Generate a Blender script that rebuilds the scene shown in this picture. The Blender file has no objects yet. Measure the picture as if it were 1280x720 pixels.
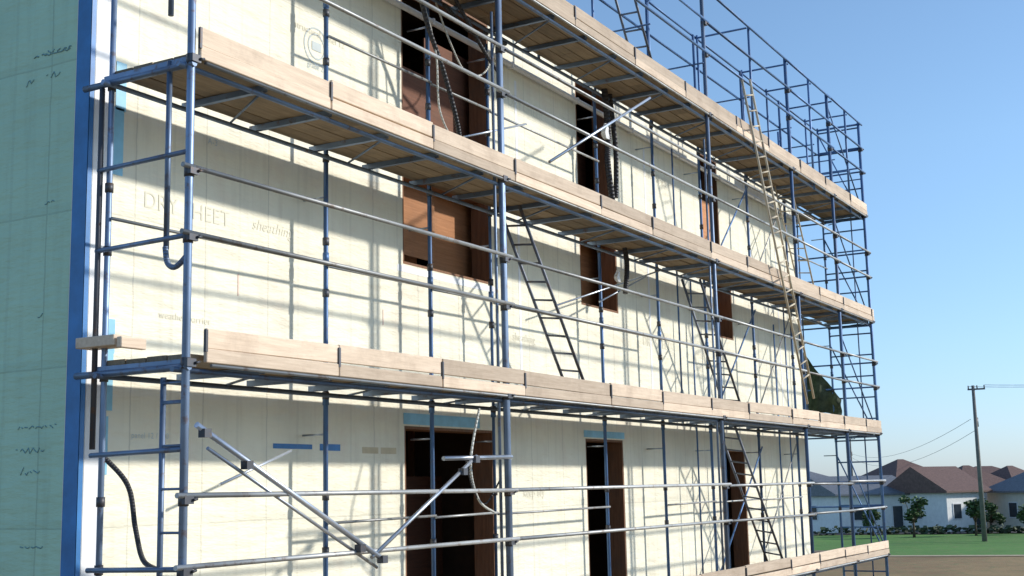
import bpy, math, random
from mathutils import Vector, Matrix
random.seed(7)
S=bpy.context.scene
R=math.radians
CZ=4.0
# ------------------------------------------------------------------ materials
def mat(name):
    m=bpy.data.materials.new(name); m.use_nodes=True
    nt=m.node_tree; b=nt.nodes['Principled BSDF']
    return m,nt,b
def N(nt,t,**k):
    n=nt.nodes.new(t)
    for a,v in k.items():
        if a.startswith('i_'): n.inputs[a[2:].replace('_',' ')].default_value=v
        else: setattr(n,a,v)
    return n
def coords(nt,scale=(1,1,1)):
    tc=N(nt,'ShaderNodeTexCoord'); mp=N(nt,'ShaderNodeMapping')
    mp.inputs['Scale'].default_value=scale
    nt.links.new(tc.outputs['Object'],mp.inputs['Vector'])
    return mp.outputs['Vector']
def noise(nt,vec,scale,detail=4,rough=.6):
    n=N(nt,'ShaderNodeTexNoise'); n.inputs['Scale'].default_value=scale
    n.inputs['Detail'].default_value=detail; n.inputs['Roughness'].default_value=rough
    nt.links.new(vec,n.inputs['Vector']); return n.outputs['Fac']
def ramp(nt,fac,stops):
    r=N(nt,'ShaderNodeValToRGB'); e=r.color_ramp.elements
    while len(e)<len(stops): e.new(0.5)
    for i,(p,c) in enumerate(stops):
        e[i].position=p; e[i].color=(*c,1) if len(c)==3 else c
    nt.links.new(fac,r.inputs['Fac']); return r.outputs['Color']
def mix(nt,fac,a,b,mode='MIX'):
    m=N(nt,'ShaderNodeMix',data_type='RGBA',blend_type=mode)
    for sock,v in ((m.inputs[0],fac),(m.inputs[6],a),(m.inputs[7],b)):
        if hasattr(v,'links'): nt.links.new(v,sock)
        elif isinstance(v,(int,float)): sock.default_value=v
        else: sock.default_value=(*v,1)
    return m.outputs[2]
def math_(nt,op,a,b=0.0,c=0.0):
    m=N(nt,'ShaderNodeMath',operation=op)
    for i,v in enumerate((a,b,c)):
        if hasattr(v,'links'): nt.links.new(v,m.inputs[i])
        else: m.inputs[i].default_value=v
    return m.outputs[0]
def bump(nt,b,h,s=.3,d=.02):
    n=N(nt,'ShaderNodeBump'); n.inputs['Strength'].default_value=s; n.inputs['Distance'].default_value=d
    nt.links.new(h,n.inputs['Height']); nt.links.new(n.outputs['Normal'],b.inputs['Normal'])
def simple(name,col,rough=.7,metal=0,var=.25,scale=3,bmp=.1):
    m,nt,b=mat(name); v=coords(nt); f=noise(nt,v,scale)
    c=ramp(nt,f,[(.25,tuple(x*(1-var) for x in col)),(.75,tuple(min(1,x*(1+var)) for x in col))])
    nt.links.new(c,b.inputs['Base Color']); b.inputs['Roughness'].default_value=rough; b.inputs['Metallic'].default_value=metal
    if bmp: bump(nt,b,f,bmp)
    return m
def wood(name,c0,c1,rough=.8,axis=0,dirt=(.12,.10,.08),damt=.5):
    m,nt,b=mat(name)
    sc=[14,14,14]; sc[axis]=.9
    v=coords(nt,tuple(sc)); f=noise(nt,v,2.2,6,.7)
    v2=coords(nt,(1,1,1)); f2=noise(nt,v2,2.3,5,.65)
    a=N(nt,'ShaderNodeAttribute',attribute_name='var')
    base=ramp(nt,f,[(.25,c0),(.7,c1)])
    d=ramp(nt,f2,[(.50,(0,0,0)),(.75,(1,1,1))])
    base=mix(nt,math_(nt,'MULTIPLY',d,damt),base,dirt)
    k=math_(nt,'MULTIPLY_ADD',a.outputs['Fac'],.5,.72)
    cmb=N(nt,'ShaderNodeCombineColor'); 
    for i in range(3): nt.links.new(k,cmb.inputs[i])
    base=mix(nt,1.0,base,cmb.outputs[0],'MULTIPLY')
    nt.links.new(base,b.inputs['Base Color']); b.inputs['Roughness'].default_value=rough
    bump(nt,b,f,.35,.01); return m
def steel(name,c,rust=(.16,.09,.05),metal=.55,rough=.5,amt=.6):
    m,nt,b=mat(name); v=coords(nt); f=noise(nt,v,9,5,.7); g=noise(nt,v,1.3,3)
    a=N(nt,'ShaderNodeAttribute',attribute_name='var')
    base=ramp(nt,g,[(.3,tuple(x*.7 for x in c)),(.7,tuple(x*1.25 for x in c))])
    r=ramp(nt,f,[(.56,(0,0,0)),(.66,(1,1,1))])
    base=mix(nt,math_(nt,'MULTIPLY',r,amt),base,rust)
    k=math_(nt,'MULTIPLY_ADD',a.outputs['Fac'],.6,.68)
    cmb=N(nt,'ShaderNodeCombineColor')
    for i in range(3): nt.links.new(k,cmb.inputs[i])
    base=mix(nt,1.0,base,cmb.outputs[0],'MULTIPLY')
    nt.links.new(base,b.inputs['Base Color']); b.inputs['Metallic'].default_value=metal
    nt.links.new(math_(nt,'MULTIPLY_ADD',f,.3,rough-.15),b.inputs['Roughness']); return m

def membrane(name,col,side=False):
    m,nt,b=mat(name); tc=N(nt,'ShaderNodeTexCoord'); sp=N(nt,'ShaderNodeSeparateXYZ')
    nt.links.new(tc.outputs['Object'],sp.inputs[0])
    h=sp.outputs['Y' if side else 'X']; z=sp.outputs['Z']
    v=coords(nt); v2=coords(nt,(.6,.6,2.2)); v3=coords(nt,(6,6,.5))
    f=noise(nt,v,.9,5,.6); g=noise(nt,v2,2.5,4); s=noise(nt,v3,1.2,4,.65); pk=noise(nt,v,1.7,5,.7)
    base=ramp(nt,f,[(.3,tuple(x*.9 for x in col)),(.7,tuple(min(.9,x*1.05) for x in col))])
    if not side:   # faint pinkish and grey scuffs
        base=mix(nt,math_(nt,'MULTIPLY',ramp(nt,pk,[(.52,(0,0,0)),(.72,(1,1,1))]),.35),base,(.74,.60,.48))
    st=ramp(nt,s,[(.5,(0,0,0)),(.8,(1,1,1))])
    base=mix(nt,math_(nt,'MULTIPLY',st,.35),base,tuple(x*.62 for x in (col[0],col[1]*.95,col[2]*.9)))
    wob=math_(nt,'MULTIPLY_ADD',g,.03,0)
    hx=math_(nt,'ADD',h,wob)
    fr=math_(nt,'FRACT',math_(nt,'DIVIDE',hx,.91))
    seam=math_(nt,'LESS_THAN',fr,.018)
    fr2=math_(nt,'FRACT',math_(nt,'DIVIDE',math_(nt,'ADD',hx,.44),.91))
    stud=math_(nt,'MULTIPLY',math_(nt,'LESS_THAN',fr2,.04),.35)
    frz=math_(nt,'FRACT',math_(nt,'DIVIDE',math_(nt,'ADD',math_(nt,'ADD',z,wob),.35),1.37))
    lap=math_(nt,'LESS_THAN',frz,.012)
    tape=math_(nt,'MULTIPLY',math_(nt,'LESS_THAN',frz,.06),.30)
    tot=math_(nt,'MINIMUM',math_(nt,'ADD',math_(nt,'ADD',seam,stud),math_(nt,'ADD',lap,tape)),1)
    base=mix(nt,math_(nt,'MULTIPLY',tot,.45),base,tuple(x*.55 for x in col))
    nt.links.new(base,b.inputs['Base Color']); b.inputs['Roughness'].default_value=.62
    hh=math_(nt,'ADD',math_(nt,'MULTIPLY',g,.8),math_(nt,'MULTIPLY',seam,-.4))
    bump(nt,b,hh,.55,.08); return m

M={}
M['wall']=membrane('sheathing_green_sunlit',(.86,.82,.655))  # same green sheathing as the side wall, sun glare put into this paler base
M['side']=membrane('sheathing_green_shaded',(.45,.68,.51),True)  # same sheathing as the facade, with the side's shade put into its base colour
M['wallr']=simple('roof_felt',(.12,.12,.12))
M['blue']=simple('blue_flashing_tape',(.02,.17,.45),.45,var=.3)
M['cyan']=simple('light_blue_tape',(.25,.55,.72),.5)
M['white']=simple('white_tape',(.80,.81,.82),.5,var=.12)
M['ink']=simple('blue_grey_ink',(.20,.37,.40),.8)
M['faint']=simple('faint_ink',(.76,.73,.60),.8,var=.1)
M['red']=simple('red_crayon',(.70,.50,.42),.8)
M['inkfaint']=simple('faint_blue_ink',(.58,.64,.64),.8,var=.1)
M['tan']=simple('tan_label',(.62,.53,.36),.8)
M['brown']=wood('interior_timber',(.14,.065,.03),(.30,.15,.08),axis=2)
M['ply']=wood('orange_plywood',(.38,.16,.06),(.58,.27,.12),axis=0,damt=.25)
M['dply']=wood('dark_brown_board',(.12,.05,.03),(.22,.09,.05),axis=0,damt=.25)
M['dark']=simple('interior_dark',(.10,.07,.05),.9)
M['toe']=wood('weathered_toeboard',(.52,.40,.29),(.74,.60,.46),axis=0,dirt=(.33,.24,.17),damt=.5)
M['plank']=wood('deck_plank',(.17,.125,.08),(.33,.25,.165),axis=0)
M['steel']=steel('galvanised_tube',(.18,.25,.37))
M['bsteel']=steel('blue_grey_tube',(.08,.17,.35),metal=.3,amt=.35)
M['rail']=steel('dull_rail_tube',(.38,.39,.39),metal=.4)
M['silver']=steel('bright_tube',(.50,.55,.63),metal=.7,rough=.35,amt=.2)
M['darks']=steel('dark_clamp',(.08,.085,.10),metal=.4)
M['ladder']=steel('dark_ladder_metal',(.12,.14,.18),metal=.4)
M['pale']=wood('pale_ladder_wood',(.45,.38,.27),(.68,.60,.46),axis=2)
M['rubber']=simple('black_hose_rubber',(.03,.03,.035),.5)
M['rope']=simple('pale_rope',(.6,.6,.55),.8)
M['tarp']=simple('green_tarpaulin',(.07,.085,.05),.9,var=.7,scale=6)
# ------------------------------------------------------------------ accumulators
class Acc:
    def __init__(s): s.v=[]; s.f=[]; s.c=[]; s.sm=[]
    def add(s,vs,fs,var=None,smooth=False):
        o=len(s.v); s.v+= [tuple(v) for v in vs]
        if var is None: var=random.random()
        for f in fs: s.f.append(tuple(i+o for i in f)); s.c.append(var); s.sm.append(smooth and len(f)==4)
    def box(s,x0,x1,y0,y1,z0,z1,var=None,M4=None):
        vs=[Vector((x,y,z)) for x in (x0,x1) for y in (y0,y1) for z in (z0,z1)]
        if M4: vs=[M4@v for v in vs]
        s.add(vs,[(0,1,3,2),(4,6,7,5),(0,4,5,1),(2,3,7,6),(0,2,6,4),(1,5,7,3)],var)
    def tube(s,a,b,r=.024,n=8,r2=None,var=None):
        a=Vector(a); b=Vector(b); d=(b-a).normalized(); r2=r if r2 is None else r2
        u=d.cross(Vector((0,0,1)) if abs(d.z)<.9 else Vector((1,0,0))).normalized(); w=d.cross(u)
        vs=[]
        for p,rr in ((a,r),(b,r2)):
            for i in range(n):
                t=2*math.pi*i/n; vs.append(p+u*math.cos(t)*rr+w*math.sin(t)*rr)
        fs=[(i,(i+1)%n,n+(i+1)%n,n+i) for i in range(n)]+[tuple(range(n))[::-1],tuple(range(n,2*n))]
        s.add(vs,fs,var,True)
    def path(s,pts,r=.015,n=6,var=.5):
        for a,b in zip(pts[:-1],pts[1:]): s.tube(a,b,r,n,var=var)
    def quad(s,p,var=None): s.add(p,[(0,1,2,3)],var)
    def build(s,name,m,parent=None,bevel=0):
        me=bpy.data.meshes.new(name); me.from_pydata(s.v,[],s.f); me.update()
        at=me.attributes.new('var','FLOAT','FACE'); at.data.foreach_set('value',s.c)
        me.polygons.foreach_set('use_smooth',s.sm)
        me.materials.append(m); o=bpy.data.objects.new(name,me); S.collection.objects.link(o)
        if parent: o.parent=parent
        if bevel:
            b=o.modifiers.new('b','BEVEL'); b.width=bevel; b.segments=1; b.limit_method='ANGLE'
        return o
def empty(name,loc=(0,0,0)):
    e=bpy.data.objects.new(name,None); S.collection.objects.link(e); e.location=loc; return e
def curve(pts,steps=14):
    P=[Vector(p) for p in pts]; P=[P[0]]+P+[P[-1]]; out=[]
    for i in range(1,len(P)-2):
        for k in range(steps):
            t=k/steps; a,b,c,d=P[i-1:i+3]
            out.append(.5*((2*b)+(c-a)*t+(2*a-5*b+4*c-d)*t*t+(3*b-a-3*c+d)*t**3))
    out.append(P[-2]); return out
# ------------------------------------------------------------------ building
BX0,BX1,BY,BT=7.62,28.0,8.6,10.95
bld=empty('building_under_construction')
ops=[(12.42,14.45,1.8,4.76),(17.1,18.4,1.8,4.72),(22.6,23.9,1.8,4.65),
     (12.42,14.5,6.68,7.85),(17.1,18.4,6.72,7.85),(22.6,23.6,6.75,7.85),
     (12.42,14.5,8.4,10.3),(17.1,18.3,8.4,10.25),(22.2,23.1,8.4,10.2)]
w=Acc(); xs=sorted({BX0,BX1}|{o[0] for o in ops}|{o[1] for o in ops})
for a,b in zip(xs[:-1],xs[1:]):
    hs=sorted((o[2],o[3]) for o in ops if o[0]<=a+1e-6 and o[1]>=b-1e-6)
    z=-.1
    for h0,h1 in hs: w.box(a,b,BY,BY+.18,z,h0); z=h1
    w.box(a,b,BY,BY+.18,z,BT)
w.build('facade_wall',M['wall'],bld)
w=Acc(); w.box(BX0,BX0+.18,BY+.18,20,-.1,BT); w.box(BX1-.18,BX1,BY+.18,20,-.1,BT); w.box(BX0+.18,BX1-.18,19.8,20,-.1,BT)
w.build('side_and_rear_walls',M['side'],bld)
w=Acc(); w.box(BX0-.02,BX1+.02,BY-.02,20.02,BT,BT+.12); w.build('roof_slab',M['wallr'],bld)
w=Acc()
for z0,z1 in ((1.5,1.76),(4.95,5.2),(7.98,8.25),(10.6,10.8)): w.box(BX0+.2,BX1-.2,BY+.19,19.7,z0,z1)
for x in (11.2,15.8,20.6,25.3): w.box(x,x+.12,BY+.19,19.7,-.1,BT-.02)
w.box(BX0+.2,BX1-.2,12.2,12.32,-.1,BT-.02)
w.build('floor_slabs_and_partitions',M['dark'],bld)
w=Acc()
for i,(x0,x1,z0,z1) in enumerate(ops):
    y0=BY+.005; y1=BY+.30; t=.035
    w.box(x0,x0+t,y0,y1,z0+t,z1-t); w.box(x1-t,x1,y0,y1,z0+t,z1-t)
    w.box(x0,x1,y0,y1,z1-t,z1); w.box(x0,x1,y0,y1,z0,z0+t)
    x=x0+.38
    while x<x1+1.2:
        w.box(x,x+.045,10.6,10.7,z0-.3,z1+.15); x+=.455
    w.box(x0-.6,x1+1.6,10.55,10.595,z0+.9,z0+1.0)
w.build('window_linings_and_studs',M['brown'],bld,.003)
w=Acc()
w.box(12.46,13.62,8.93,8.95,6.9,7.95); w.box(13.66,14.9,9.00,9.02,6.5,7.9); w.box(12.46,13.6,9.2,9.22,5.3,7.9)
w.box(17.2,18.8,9.1,9.12,6.0,7.9); w.box(22.7,23.6,9.0,9.02,6.0,7.9); w.box(12.2,12.9,10.2,10.22,1.8,4.4)
w.box(22.22,22.7,BY+.02,BY+.04,8.44,9.3)
w.build('plywood_sheets',M['ply'],bld)
w=Acc(); w.box(12.46,13.5,8.96,8.98,8.3,9.35); w.box(13.53,14.8,9.0,9.02,8.3,9.9); w.box(14.0,15.2,9.9,9.92,1.8,4.2); w.box(17.6,18.6,9.2,9.22,8.3,9.7)
w.build('brown_boards',M['dply'],bld)
w=Acc(); w.tube((11.0,BY-.06,9.86),(BX1,BY-.06,9.86),.04)
for x in range(11,28,2): w.box(x,x+.04,BY-.10,BY-.002,9.81,9.90)
w.build('eaves_pipe',M['white'],bld)
w=Acc()
w.box(BX0-.004,BX0-.0005,BY-.006,BY+.17,0,BT-.01); w.box(BX0-.004,BX0+.05,BY-.006,BY-.002,0,BT-.01)
for x,z,ww,hh in ((10.1,4.46,.62,.05),(10.85,4.45,.35,.07)): w.box(x,x+ww,BY-.0045,BY-.0015,z,z+hh)
w.build('blue_corner_flashing',M['blue'],bld)
w=Acc()
for x,z,ww,hh in ((7.86,6.85,.16,.62),(7.92,7.45,.12,.45),(7.84,4.75,.13,.5),(7.84,4.2,.09,.5),(7.84,5.25,.14,.3),(12.4,4.78,1.7,.13),(17.05,4.74,1.4,.1),(7.98,9.0,.1,.6)):
    w.box(x,x+ww,BY-.0065,BY-.0035,z,z+hh)
w.build('light_blue_tape_strips',M['cyan'],bld)
w=Acc(); w.box(BX0+.06,BX0+.24,BY-.003,BY-.0008,0,BT-.02)
w.box(12.3,14.6,BY-.003,BY-.001,7.86,7.93); w.box(12.3,14.6,BY-.003,BY-.001,6.58,6.66)
for x in (15.2,19.6,24.8,26.4): w.box(x,x+.06,BY-.003,BY-.001,5.2,9.7)
w.build('white_seam_tape',M['white'],bld)
w=Acc()
for x in (11.6,11.95): w.box(x,x+.3,BY-.003,BY-.001,4.43,4.5)
w.build('tan_labels',M['tan'],bld)
def text(s,h,z,size,m,side=False,parent=bld,shear=0):
    c=bpy.data.curves.new('print','FONT'); c.body=s; c.size=size; c.shear=shear; c.space_character=1.05
    c.materials.append(m); o=bpy.data.objects.new('sheet_print',c); S.collection.objects.link(o); o.parent=parent
    o.location=(h,BY-.0045,z); o.rotation_euler=(R(90),0,0)
    return o
text('DRY SHEET',8.28,6.62,.22,M['faint']); text('sheathing',9.75,6.66,.16,M['faint'],shear=.3)
text('weather barrier',8.5,5.62,.10,M['faint']); text('structural panel 12',10.4,9.0,.11,M['faint'])
text('DRY SHEET',15.0,9.3,.2,M['faint']); text('DRY SHEET',19.6,9.2,.22,M['faint']); text('sheathing',15.0,6.0,.16,M['faint']); text('DRY SHEET',19.3,6.3,.22,M['faint'])
text('DRY SHEET',8.4,2.9,.22,M['faint']); text('panel 12 / 910',8.2,4.52,.075,M['inkfaint']); text('keep dry',15.2,3.9,.16,M['faint'])
text('A-3',9.1,7.4,.09,M['inkfaint']); text('grade 2',10.62,8.62,.09,M['inkfaint'])
def scrawl(A,y,z,L,h,amp,th=.005):
    n=int(L/.02); p=None
    for i in range(n):
        q=(y+i*.02, z+math.sin(i*1.7+random.random()*2)*amp*random.random()+h*i/n)
        if p and random.random()>.25:
            A.tube((BX0-.002,p[0],p[1]),(BX0-.002,q[0],q[1]),th,4)
        p=q
A=Acc()
scrawl(A,8.85,8.0,.5,-.02,.03,.007); scrawl(A,8.86,7.975,.34,0,.015,.006)
for y,z,L,a in ((8.98,7.78,.2,.05),(9.3,7.76,.14,.05),(8.98,8.87,.08,.07),(9.16,8.86,.08,.06),(9.0,6.6,.14,.04),(8.88,4.62,.5,.02),(9.0,4.42,.4,.03),(9.05,4.24,.3,.04),(9.1,5.6,.1,.05),(9.0,3.6,.3,.03)):
    scrawl(A,y,z,L,0,a)
A.build('hand_written_notes',M['ink'],bld)
w=Acc()
for x,z,ww,hh in ((9.55,5.95,.015,.22),(12.0,5.9,.015,.18)): w.box(x,x+ww,BY-.003,BY-.001,z,z+hh)
w.build('red_crayon_marks',M['red'],bld)
w=Acc()
for rr in (.13,.2):
    n=28
    for i in range(n):
        a=2*math.pi*i/n; b=2*math.pi*(i+.9)/n
        c=Vector((10.78,BY-.0045,8.88))
        f=lambda t,r:c+Vector((math.cos(t)*r,0,math.sin(t)*r))
        w.quad([f(a,rr),f(b,rr),f(b,rr+.02),f(a,rr+.02)])
w.box(10.7,10.86,BY-.005,BY-.003,8.83,8.93)
w.build('round_stamp',M['inkfaint'],bld)
# ------------------------------------------------------------------ scaffolding
sc=empty('scaffolding')
YF,YR=7.34,8.30
TOE=[2.70,5.35,7.87,10.32]
XE=29.15
FX=[7.56,12.62,19.4,23.8,26.6,XE]
post=Acc(); bpost=Acc(); clamp=Acc(); rail=Acc(); silver=Acc(); toe=Acc(); plank=Acc(); trans=Acc()
def coupler(p,ax='x'):
    x,y,z=p
    clamp.tube((x,y,z-.045),(x,y,z+.045),.042,8)
    clamp.box(x-.05,x+.05,y-.065,y-.03,z-.03,z+.035)
    clamp.tube((x+.03,y-.075,z),(x+.075,y-.075,z+.01),.012,6)
top_f=12.25
for i,x in enumerate(FX):
    A=post if i<3 else bpost
    A.tube((x,YF,.05),(x+random.uniform(-.02,.02),YF,top_f),.034,10)
    if i in (1,2):
        A.tube((x+.09,YF+.03,0.05),(x+.08,YF+.03,12.1),.030,10)
        A.tube((x-.07,YF+.05,2.5),(x-.07,YF+.05,9.6),.018,8)
    clamp.box(x-.1,x+.1,YF-.1,YF+.1,0,.05)
    for z in [t-.3 for t in TOE]+[t+.72 for t in TOE]+[t+1.27 for t in TOE]: coupler((x,YF,z))
RX=[7.60,10.57,12.55,13.95,17.15,19.3,21.4,23.9,26.3,XE]
for i,x in enumerate(RX):
    A=bpost if i not in (0,) else post
    th=12.2 if i>4 else 10.0
    if i==3: A.tube((x,YR,2.5),(x,YR,9.8),.02,8)
    else: A.tube((x,YR,.05),(x,YR,th),.026,8)
    for z in [t-.35 for t in TOE]+[t+.72 for t in TOE[:3]]+[t+1.27 for t in TOE[:3]]: clamp.tube((x,YR,z-.04),(x,YR,z+.04),.036,8)
for x in RX[1:]:
    for z in (4.9,6.4,9.2): bpost.tube((x,YR,z),(x,YR,z+.10),.034,8)
for k,t in enumerate(TOE):
    for dz in ((.75,1.30) if k<3 else (.75,1.30,1.9)):
        segs=FX
        A=rail if k<3 else bpost
        for a,b in zip(segs[:-1],segs[1:]):
            z=t+dz+random.uniform(-.02,.02)
            A.tube((a-.12,YF-.045,z),(b+.12,YF-.045-random.uniform(0,.02),z+random.uniform(-.02,.02)),.022,8)
        if k==3:
            for a,b in zip(RX[4:-1],RX[5:]): bpost.tube((a,YR+.04,t+dz),(b,YR+.04,t+dz),.020,8)
    if k<3:
        for a,b in zip(RX[:-1],RX[1:]):
            if random.random()<.4: rail.tube((a,YR-.04,t+1.0),(b,YR-.04,t+1.02),.016,6)
for k,t in enumerate(TOE):
    zl=t-.35
    post.tube((FX[0]-.1,YF+.05,zl),(FX[-1]+.05,YF+.05,zl),.024,8)
    post.tube((FX[0]-.1,YR-.04,zl),(FX[-1]+.05,YR-.04,zl),.024,8)
    x=FX[0]+.02; n=0
    while x<FX[-1]:
        trans.box(x-.025,x+.025,YF+.02,YR+.05,zl+.03,zl+.085)
        if n%2==1: trans.tube((x,YF+.08,zl+.02),(x+.55,YR-.02,zl+.02),.012,6)
        x+=.93; n+=1
    xstart=7.70 if k==1 else FX[0]+.02
    pw=.222
    for j in range(4):
        y0=YF+.03+j*(pw+.012); x=FX[0]+.05
        while x<FX[-1]+.1:
            L=random.choice((1.85,2.4,3.7)); x2=min(x+L,FX[-1]+.15)
            dz=random.uniform(-.004,.004)
            plank.box(x,x2-.006,y0,y0+pw,zl+.09+dz,zl+.135+dz)
            x=x2 if x2<FX[-1]+.14 else 99
    x=xstart+.04
    while x<FX[-1]:
        L=1.75 if x<12 else random.choice((1.7,1.9,2.3)); x2=min(x+L,FX[-1]+.12)
        dz=random.uniform(-.016,.016); dy=random.uniform(-.006,.006); sl=random.uniform(-.006,.006)
        mm=Matrix.Translation((x,0,t))@Matrix.Rotation(sl,4,'Y')@Matrix.Translation((-x,0,-t))
        toe.box(x,x2-.012,YF+.035+dy-.085,YF-.012+dy,t-.165+dz,t+dz,None,mm)
        toe.box(x-.01,x2-.025,YF-.06+dy,YF-.02+dy,t-.285,t-.172)
        clamp.box(x-.03,x-.005,YF-.07,YF-.045,t-.2,t-.02)
        x=x2
    rail.tube((xstart+.1,YF-.045,t-.305),(FX[-1]+.12,YF-.045,t-.305),.016,6)
toe.box(7.46,7.66,8.05,8.50,5.24,5.33,.7)
toe.box(7.48,7.76,7.98,8.04,5.22,5.31,.9)
X0=7.55
for z in (6.77,6.07,4.35,3.42,9.2,8.6):
    post.tube((X0,YF,z+.02),(X0,YR+.08,z),.022,8)
for z in (5.02,7.53,2.35,9.97):
    post.tube((X0,YF-.05,z),(X0,BY-.02,z),.03,8)
def seg(y,z0,z1): post.tube((X0+.01,y,z0),(X0+.01,y,z1),.024,8)
seg(7.58,6.0,7.6); seg(7.58,2.4,4.95); seg(7.58,8.0,9.9)
post.path(curve([(X0,7.58,6.02),(X0,7.55,5.88),(X0,7.46,5.84),(X0,YF,5.92)],6),.024,8)
for i in range(7):
    z=2.7+i*.34; post.tube((X0,YF,z),(X0,7.58,z),.012,6)
for z in (4.75,4.9): post.tube((X0,YF,z),(X0,7.58,z),.012,6)
clamp.tube((X0,8.36,4.4),(X0,8.36,7.5),.024,8)
# far end tower
z=.6
while z<12.2:
    bpost.tube((XE,YF,z),(XE,YR,z),.018,6); z+=.48
for z in (2.4,5.0,7.5,10.0,11.6,12.2): bpost.tube((XE,YF,z),(XE,YR,z),.025,8)
for y in (7.65,8.02): bpost.tube((XE+.02,y,.1),(XE+.02,y,12.0),.016,6)
for zz in range(4):
    z=2.4+zz*2.5
    bpost.tube((XE,YF,z),(XE,YR,z+2.2),.016,6)
    bpost.tube((26.6,YF+.02,z+2.2),(XE,YF+.02,z+.2),.016,6)
for y in (9.0,10.8,12.6,14.4,16.2):
    bpost.tube((XE,y,.05),(XE,y,12.1),.025,8); bpost.tube((28.35,y,.05),(28.35,y,12.1),.025,8)
for t in TOE:
    for dz in (-.35,.75,1.3):
        bpost.tube((XE,YF,t+dz),(XE,16.3,t+dz),.02,6)
    plank.box(28.4,29.1,8.45,16.3,t-.26,t-.21)
for x in (15.4,17.2,19.35,21.6,24,25.5,27,28.2,XE):
    bpost.tube((x,YR,10),(x,YR,12.25),.022,8)
    bpost.tube((x,YF,10.9),(x,YR,10.9),.014,6); bpost.tube((x,YF,12.2),(x,YR,12.2),.018,6)
for x in (21.7,25.3,28.0): bpost.tube((x,YF,9.9),(x,YF,12.25),.024,8)
toe.box(20.2,22.0,7.9,7.98,10.1,10.34); toe.box(24.5,26.9,7.95,8.1,10.1,10.42)
def br(A,x0,z0,x1,z1,y=YF-.07,r=.02): A.tube((x0,y,z0),(x1,y,z1),r,8)
br(silver,7.62,4.56,10.15,3.36,r=.026); br(silver,7.8,4.38,10.1,3.30,y=YF-.02,r=.016)
br(silver,9.95,3.40,11.85,4.36); br(silver,11.2,4.33,12.6,4.36,r=.024); br(silver,8.9,4.1,9.9,4.42,y=YR-.1,r=.014)
for p in ((7.7,4.5),(8.2,4.25),(9.75,3.5),(10.1,3.38),(11.8,4.33),(11.55,4.2)): clamp.box(p[0]-.04,p[0]+.04,YF-.12,YF-.05,p[1]-.04,p[1]+.03)
br(silver,13.7,8.0,16.9,9.65); br(silver,13.2,8.35,14.8,8.9,y=YR-.1,r=.014)
br(silver,16.9,6.7,18.6,7.3,y=YR-.1,r=.014); br(silver,15.6,6.5,19.3,7.5,y=YR-.05,r=.013)
for k,t in enumerate(TOE[:3]):
    br(bpost,21.4,t-.2,23.9,t+2.0,y=YR-.06,r=.016)
    br(rail,24.1,t+.1,26.3,t+2.1,y=YR+.03,r=.015)
for x in (20.2,20.8,22.1,25.2,25.9,27.2):
    z0=random.choice((2.4,5.0)); bpost.tube((x,YR+.02,z0),(x,YR+.02,z0+4.6+random.random()),.016,6)
for x in RX[1:]:
    for z in (4.6,7.1,9.6): silver.tube((x,YR,z),(x,BY-.001,z),.012,6)
post.build('front_standards_and_ledgers',M['steel'],sc)
bpost.build('rear_standards',M['bsteel'],sc)
clamp.build('couplers',M['darks'],sc)
rail.build('guard_rails',M['rail'],sc)
silver.build('diagonal_braces',M['silver'],sc)
toe.build('toe_boards',M['toe'],sc,.006)
plank.build('deck_planks',M['plank'],sc,.004)
trans.build('deck_transoms',M['steel'],sc)
# ------------------------------------------------------------------ ladders
def ladder(p0,p1,wid,m,r=.018,step=.28,name='ladder'):
    A=Acc(); p0=Vector(p0); p1=Vector(p1); wv=Vector(wid)/2; L=(p1-p0).length
    A.tube(p0-wv,p1-wv,r,8,var=.4); A.tube(p0+wv,p1+wv,r,8,var=.6)
    n=int(L/step); d=(p1-p0)/L
    for i in range(1,n): 
        c=p0+d*(i*step); A.tube(c-wv,c+wv,r*.7,6,var=random.random())
    return A.build(name,m)
ladder((13.85,7.95,7.55),(15.75,7.95,5.12),(0.1,.36,.05),M['ladder'],.022)
ladder((19.9,7.95,7.4),(21.8,7.95,5.12),(0.1,.36,.05),M['ladder'],.022)
ladder((21.1,7.9,5.0),(23.4,7.9,2.5),(0.1,.36,.05),M['ladder'],.022)
ladder((16.9,7.9,12.5),(18.5,7.9,10.1),(0.1,.36,.05),M['ladder'],.022)
ladder((20.9,7.16,11.0),(23.5,7.12,5.5),(.42,0,.12),M['pale'],.022)
ladder((25.0,7.9,10.0),(26.5,7.9,7.6),(0.1,.36,.05),M['pale'])
# ------------------------------------------------------------------ hoses, ropes
def hose(pts,r,m,name):
    A=Acc(); A.path(curve(pts),r,7); return A.build(name,m)
hose([(7.65,8.35,4.35),(7.75,8.15,4.1),(7.7,8.0,3.75),(7.65,7.85,3.5),(7.6,7.6,3.42)],.022,M['rubber'],'hose')
hose([(11.9,8.1,10.4),(12.2,8.1,9.6),(12.6,8.1,9.0),(12.9,8.1,8.4),(13.1,8.2,8.1)],.03,M['rubber'],'hose')
hose([(12.0,8.0,10.5),(12.8,8.0,9.9),(13.5,8.05,9.5),(13.9,8.05,9.3)],.025,M['rubber'],'hose')
hose([(12.6,8.3,10.2),(12.9,8.2,9.5),(13.3,8.2,9.2),(13.8,8.2,9.4),(14.1,8.2,10.1)],.012,M['rope'],'rope')
hose([(12.0,8.2,10.3),(12.4,8.1,9.3),(12.5,8.1,8.5),(12.9,8.1,8.1)],.012,M['rope'],'rope')
hose([(12.3,7.5,4.9),(12.1,7.5,4.3),(12.25,7.5,3.9),(12.5,7.45,3.75)],.014,M['rope'],'rope')
hose([(12.0,7.5,4.35),(12.15,7.5,4.0),(12.4,7.5,3.85),(12.55,7.4,4.1)],.010,M['rubber'],'hose')
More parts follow.
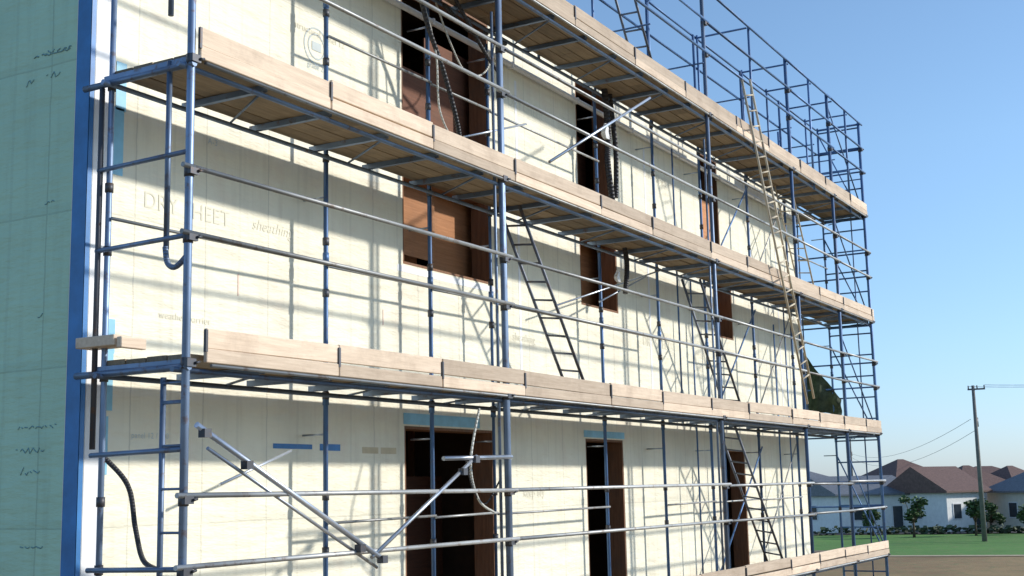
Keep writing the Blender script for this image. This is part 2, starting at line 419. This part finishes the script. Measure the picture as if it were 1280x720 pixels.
hose([(17.3,8.2,10.2),(17.4,8.2,9.4),(17.35,8.2,8.9),(17.5,8.2,8.2)],.05,M['rubber'],'hose')
hose([(17.6,8.25,10.1),(17.65,8.2,9.2),(17.6,8.2,8.4)],.04,M['rubber'],'hose')
hose([(17.5,8.1,7.9),(17.7,8.1,7.4),(17.6,8.1,6.9)],.04,M['rubber'],'hose')
hose([(12.7,8.15,9.9),(13.3,8.15,9.75),(14.2,8.15,9.85)],.03,M['rubber'],'hose')
def cloth(x,y,z,s):
    A=Acc(); n=8; m_=6; P={}
    for i in range(n+1):
        for j in range(m_+1):
            a=2*math.pi*i/n; b=j/m_; rr=s*(.25+.8*math.sin(b*2.6))*(1+.35*math.sin(3*a+b*4))
            P[i,j]=(x+math.cos(a)*rr+.03*math.sin(b*7),y+math.sin(a)*rr*.6,z+s*1.6-b*s*3)
    for i in range(n):
        for j in range(m_): A.add([P[i%n,j],P[(i+1)%n,j],P[(i+1)%n,j+1],P[i%n,j+1]],[(0,1,2,3)],.5,True)
    return A.build('bundled_cloth',M['white'])
cloth(17.2,8.15,9.35,.08); cloth(17.45,8.15,7.15,.06)
w=Acc(); n=14; P={}
for i in range(n+1):
    for j in range(n+1):
        a=i/n; b=j/n; y=9.2-1.1*a; zt=7.45-1.6*a**.9; zb=5.45
        P[i,j]=(XE-.06-.07*math.sin(a*15)-.04*math.sin(b*9+a*5),y,zt+(zb-zt)*b*(.93+.07*math.sin(a*7)))
for i in range(n):
    for j in range(n): w.add([P[i,j],P[i+1,j],P[i+1,j+1],P[i,j+1]],[(0,1,2,3)],.5,True)
w.build('tarpaulin',M['tarp'])
# ------------------------------------------------------------------ ground
def ground_mat(name,c0,c1,c2,s1,s2):
    m,nt,b=mat(name); v=coords(nt); f=noise(nt,v,s1,6,.65); g=noise(nt,v,s2,5,.7)
    base=ramp(nt,f,[(.35,c0),(.65,c1)]); base=mix(nt,ramp(nt,g,[(.5,(0,0,0)),(.7,(1,1,1))]),base,c2)
    nt.links.new(base,b.inputs['Base Color']); b.inputs['Roughness'].default_value=.95; bump(nt,b,g,.6,.1); return m
gs=ground_mat('bare_soil',(.20,.12,.05),(.32,.21,.09),(.17,.17,.06),.15,1.5)
gg=ground_mat('field_grass',(.06,.17,.02),(.10,.25,.035),(.14,.20,.05),.08,1.2)
gf=ground_mat('distant_land',(.06,.08,.035),(.10,.11,.05),(.05,.07,.03),.01,.05)
def sheet(name,m,a0,s0,s1,t0,t1,z,nn=1):
    d=Vector((math.cos(a0),math.sin(a0),0)); e=Vector((-d.y,d.x,0)); A=Acc()
    pts=[d*s0+e*t0,d*s1+e*t0,d*s1+e*t1,d*s0+e*t1]
    A.quad([(p.x,p.y,z) for p in pts]); return A.build(name,m)
A=Acc(); A.quad([(-2500,-2500,0),(2500,-2500,0),(2500,2500,0),(-2500,2500,0)]); A.build('ground',gf)
aa=R(10.8)
sheet('bare_soil',gs,aa,-60,82,-60,90,.004)
sheet('grass_field',gg,aa,74,102,-70,90,.02)
sheet('dirt_path',simple('pale_dirt',(.42,.34,.22),.9),aa,72.7,73.9,-70,90,.03)
sheet('road',simple('asphalt',(.06,.06,.06),.9),aa,103,107,-120,160,.03)
# ------------------------------------------------------------------ houses
roofb=simple('brown_roof_tiles',(.14,.08,.065),.7,var=.35,scale=6)
roofg=simple('grey_roof_tiles',(.15,.16,.18),.6,var=.3,scale=6)
hw=simple('white_render',(.78,.78,.75),.8,var=.1); hc=simple('cream_render',(.64,.60,.50),.8,var=.1)
glass=simple('dark_glass',(.03,.04,.05),.15); trim=simple('white_trim',(.7,.7,.7),.6,var=.05)
def house(ang,d,wd,dp,eave,ridge,rot,mw,mr,kind='hip'):
    e=empty('house',(d*math.cos(R(ang)),d*math.sin(R(ang)),0)); e.rotation_euler=(0,0,R(ang-90+rot))
    A=Acc(); x=wd/2; y=dp/2
    A.box(-x,x,-y,y,0,eave)
    if kind=='gable': A.add([(-x,-y,eave),(-x,y,eave),(-x,0,ridge-.1),(x,-y,eave),(x,y,eave),(x,0,ridge-.1)],[(0,2,1),(3,4,5)])
    A.build('walls',mw,e)
    o=.45; A=Acc(); X=x+o; Y=y+o; rx=(X-Y*.9) if kind=='hip' else X; rx=max(rx,.3)
    b=[(-X,-Y,eave),(X,-Y,eave),(X,Y,eave),(-X,Y,eave)]; b2=[(p[0],p[1],eave+.14) for p in b]; r=[(-rx,0,ridge),(rx,0,ridge)]
    A.add(b+b2+r,[(3,2,1,0),(0,1,5,4),(1,2,6,5),(2,3,7,6),(3,0,4,7),(4,5,9,8),(6,7,8,9),(5,6,9),(7,4,8)])
    A.build('roof',mr,e)
    A=Acc(); T=Acc()
    k=max(2,int(wd/2.6)); lv=[1.0]
    for zz in lv:
        for i in range(k):
            c=-x+wd*(i+.5)/k; hh=1.1 if i!=1 else 1.9; z0=zz if hh==1.1 else .1
            T.box(c-.52,c+.52,-y-.05,-y-.002,z0-.08,z0+hh+.08); A.box(c-.42,c+.42,-y-.07,-y-.052,z0,z0+hh)
        T.box(-x-.05,-x-.002,-.6,.6,zz-.08,zz+1.18); A.box(-x-.07,-x-.052,-.5,.5,zz,zz+1.1)
        T.box(x+.002,x+.05,-.6,.6,zz-.08,zz+1.18); A.box(x+.052,x+.07,-.5,.5,zz,zz+1.1)
    A.build('windows',glass,e); T.build('window_trim',trim,e)
house(15.4,112,7.0,8,2.9,4.5,30,hw,roofg,'gable')
house(13.3,120,7.5,8,3.3,5.9,38,hc,roofb)
house(12.0,111,4.6,6,3.0,5.1,50,hw,roofb,'gable')
house(10.7,118,5.5,6,3.1,5.2,35,hw,roofb)
house(9.0,120,5.0,6,3.0,5.1,45,hw,roofb)
house(7.7,112,6.0,7,2.9,5.0,35,hc,roofg)
house(17.2,118,8,8,3.1,5.0,40,hw,roofg)
house(10.0,150,9,8,3.4,5.4,30,hc,roofb)
# ------------------------------------------------------------------ trees
bark=simple('bark',(.07,.05,.035),.9)
def leafm(name,c):
    m,nt,b=mat(name); a=N(nt,'ShaderNodeAttribute',attribute_name='var')
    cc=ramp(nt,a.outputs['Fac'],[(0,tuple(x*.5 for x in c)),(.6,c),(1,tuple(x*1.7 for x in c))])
    nt.links.new(cc,b.inputs['Base Color']); b.inputs['Roughness'].default_value=.7; return m
leaf=leafm('leaves',(.055,.10,.03)); leafd=leafm('distant_leaves',(.05,.075,.035))
def leaves(A,c,rx,rz,n,s):
    for i in range(n):
        while True:
            v=Vector((random.uniform(-1,1),random.uniform(-1,1),random.uniform(-1,1)))
            if v.length<1: break
        p=Vector((c[0]+v.x*rx,c[1]+v.y*rx,c[2]+v.z*rz))
        q=Matrix.Rotation(random.random()*6.3,3,'Z')@Matrix.Rotation(random.random()*3.1,3,'X')
        k=s*random.uniform(.6,1.3)
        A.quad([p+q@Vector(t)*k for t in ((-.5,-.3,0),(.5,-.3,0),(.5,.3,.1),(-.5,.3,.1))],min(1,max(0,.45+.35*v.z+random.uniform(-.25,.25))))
def tree(ang,d,h,r):
    e=empty('tree',(d*math.cos(R(ang)),d*math.sin(R(ang)),0)); T=Acc(); T.tube((0,0,-.1),(0.05,0,h*.55),r*.1,8,r2=r*.05)
    L=Acc()
    for i in range(9):
        a=random.random()*6.3; q=random.uniform(.2,.75)*r; z=random.uniform(.42,.88)*h
        p=(math.cos(a)*q,math.sin(a)*q,z); T.tube((0,0,h*.35),p,r*.04,6,r2=r*.012)
        leaves(L,p,r*random.uniform(.28,.45),r*random.uniform(.25,.4),70,.2*r**.5)
    T.build('trunk_and_limbs',bark,e); L.build('crown',leaf,e)
for a,d,h,r in ((12.95,97,3.0,1.1),(10.5,99,2.7,1.0),(9.9,104,2.2,1.0),(8.4,101,2.2,1.0),(14.6,100,2.0,1.0)): tree(a,d,h,r)
L=Acc()
for i in range(150):
    a=R(random.uniform(5,20)); d=random.uniform(160,190); s=random.uniform(1.2,2.3)
    leaves(L,(d*math.cos(a),d*math.sin(a),s*.9),s*1.3,s,20,1.0)
L.build('distant_trees',leafd)
L=Acc()
for i in range(90):
    a=R(6+11*i/90); d=103+random.uniform(-.6,.6)
    if random.random()<.6: leaves(L,(d*math.cos(a),d*math.sin(a),.3),.7,random.uniform(.25,.45),18,.3)
L.build('hedge',leafd)
# ------------------------------------------------------------------ utility poles
conc=simple('pole_concrete',(.17,.16,.15),.8); wirem=simple('cable',(.09,.10,.11),.6)
def pole(x,y,h):
    e=empty('utility_pole',(x,y,0)); A=Acc(); A.tube((0,0,-.1),(0,0,h),.17,12,r2=.10)
    A.build('shaft',conc,e); A=Acc()
    A.box(-.05,.05,-.75,.35,h-.3,h-.2)
    for q in (-.7,-.25,.3): A.tube((0,q,h-.2),(0,q,h),.04,8)
    A.tube((.22,0,h-2.7),(.22,0,h-2.1),.14,12); A.build('crossarm_and_insulators',M['darks'],e); return e
P0=(88.5,15.9,10.1); P1=(95,2,10.6); P2=(190,52,10.5)
pole(*P0); pole(*P1); pole(*P2)
w=Acc()
for (a,b) in ((P0,P1),(P0,P2)):
    for q,dz,sag in (((-.7,0,.3),(.3,-.05,.35)) if b is P1 else ((.3,-2.2,1.5),(0,-2.9,1.8))):
        pts=[]
        for i in range(17):
            t=i/16; p=Vector(a).lerp(Vector(b),t); pts.append((p.x,p.y+q,p.z+dz-sag*4*t*(1-t)))
        w.path(pts,.014,5)
w.build('power_lines',wirem)
# ------------------------------------------------------------------ light, sky, camera
EL,AZ=25,33
to=Vector((math.sin(R(AZ))*math.cos(R(EL)),-math.cos(R(AZ))*math.cos(R(EL)),math.sin(R(EL))))
l=bpy.data.lights.new('sun','SUN'); l.energy=4.1; l.angle=R(2.4); l.color=(1,.945,.86)
lo=bpy.data.objects.new('sun',l); S.collection.objects.link(lo); lo.rotation_euler=to.to_track_quat('Z','Y').to_euler()
W=bpy.data.worlds.new('World'); S.world=W; W.use_nodes=True; nt=W.node_tree
sky=nt.nodes.new('ShaderNodeTexSky'); sky.sky_type='NISHITA'; sky.sun_disc=False
sky.sun_elevation=R(EL); sky.sun_rotation=R(180-AZ); sky.air_density=1.0; sky.dust_density=.3; sky.ozone_density=2.0
tc=nt.nodes.new('ShaderNodeTexCoord'); sp=nt.nodes.new('ShaderNodeSeparateXYZ'); nt.links.new(tc.outputs['Generated'],sp.inputs[0])
tint=ramp(nt,sp.outputs['Z'],[(0.0,(.66,.84,1.35)),(.10,(.84,1.0,1.25)),(.25,(1.05,1.18,1.28)),(.6,(1.1,1.18,1.2))])
out=mix(nt,1.0,sky.outputs[0],tint,'MULTIPLY')
bg=nt.nodes['Background']; bg.inputs['Strength'].default_value=.15; nt.links.new(out,bg.inputs['Color'])
S.view_settings.view_transform='Standard'; S.view_settings.look='None'; S.view_settings.exposure=0
cam=bpy.data.cameras.new('camera'); co=bpy.data.objects.new('camera',cam); S.collection.objects.link(co); S.camera=co
cam.lens=45.2; cam.sensor_width=36; cam.clip_end=6000; cam.clip_start=.1
yaw,pit,roll=29.8,8.9,-1.25
fw=Vector((math.cos(R(yaw))*math.cos(R(pit)),math.sin(R(yaw))*math.cos(R(pit)),math.sin(R(pit))))
q=fw.to_track_quat('-Z','Y').to_matrix().to_4x4()
co.matrix_world=Matrix.Translation((0,0,CZ))@q@Matrix.Rotation(R(roll),4,'Z')
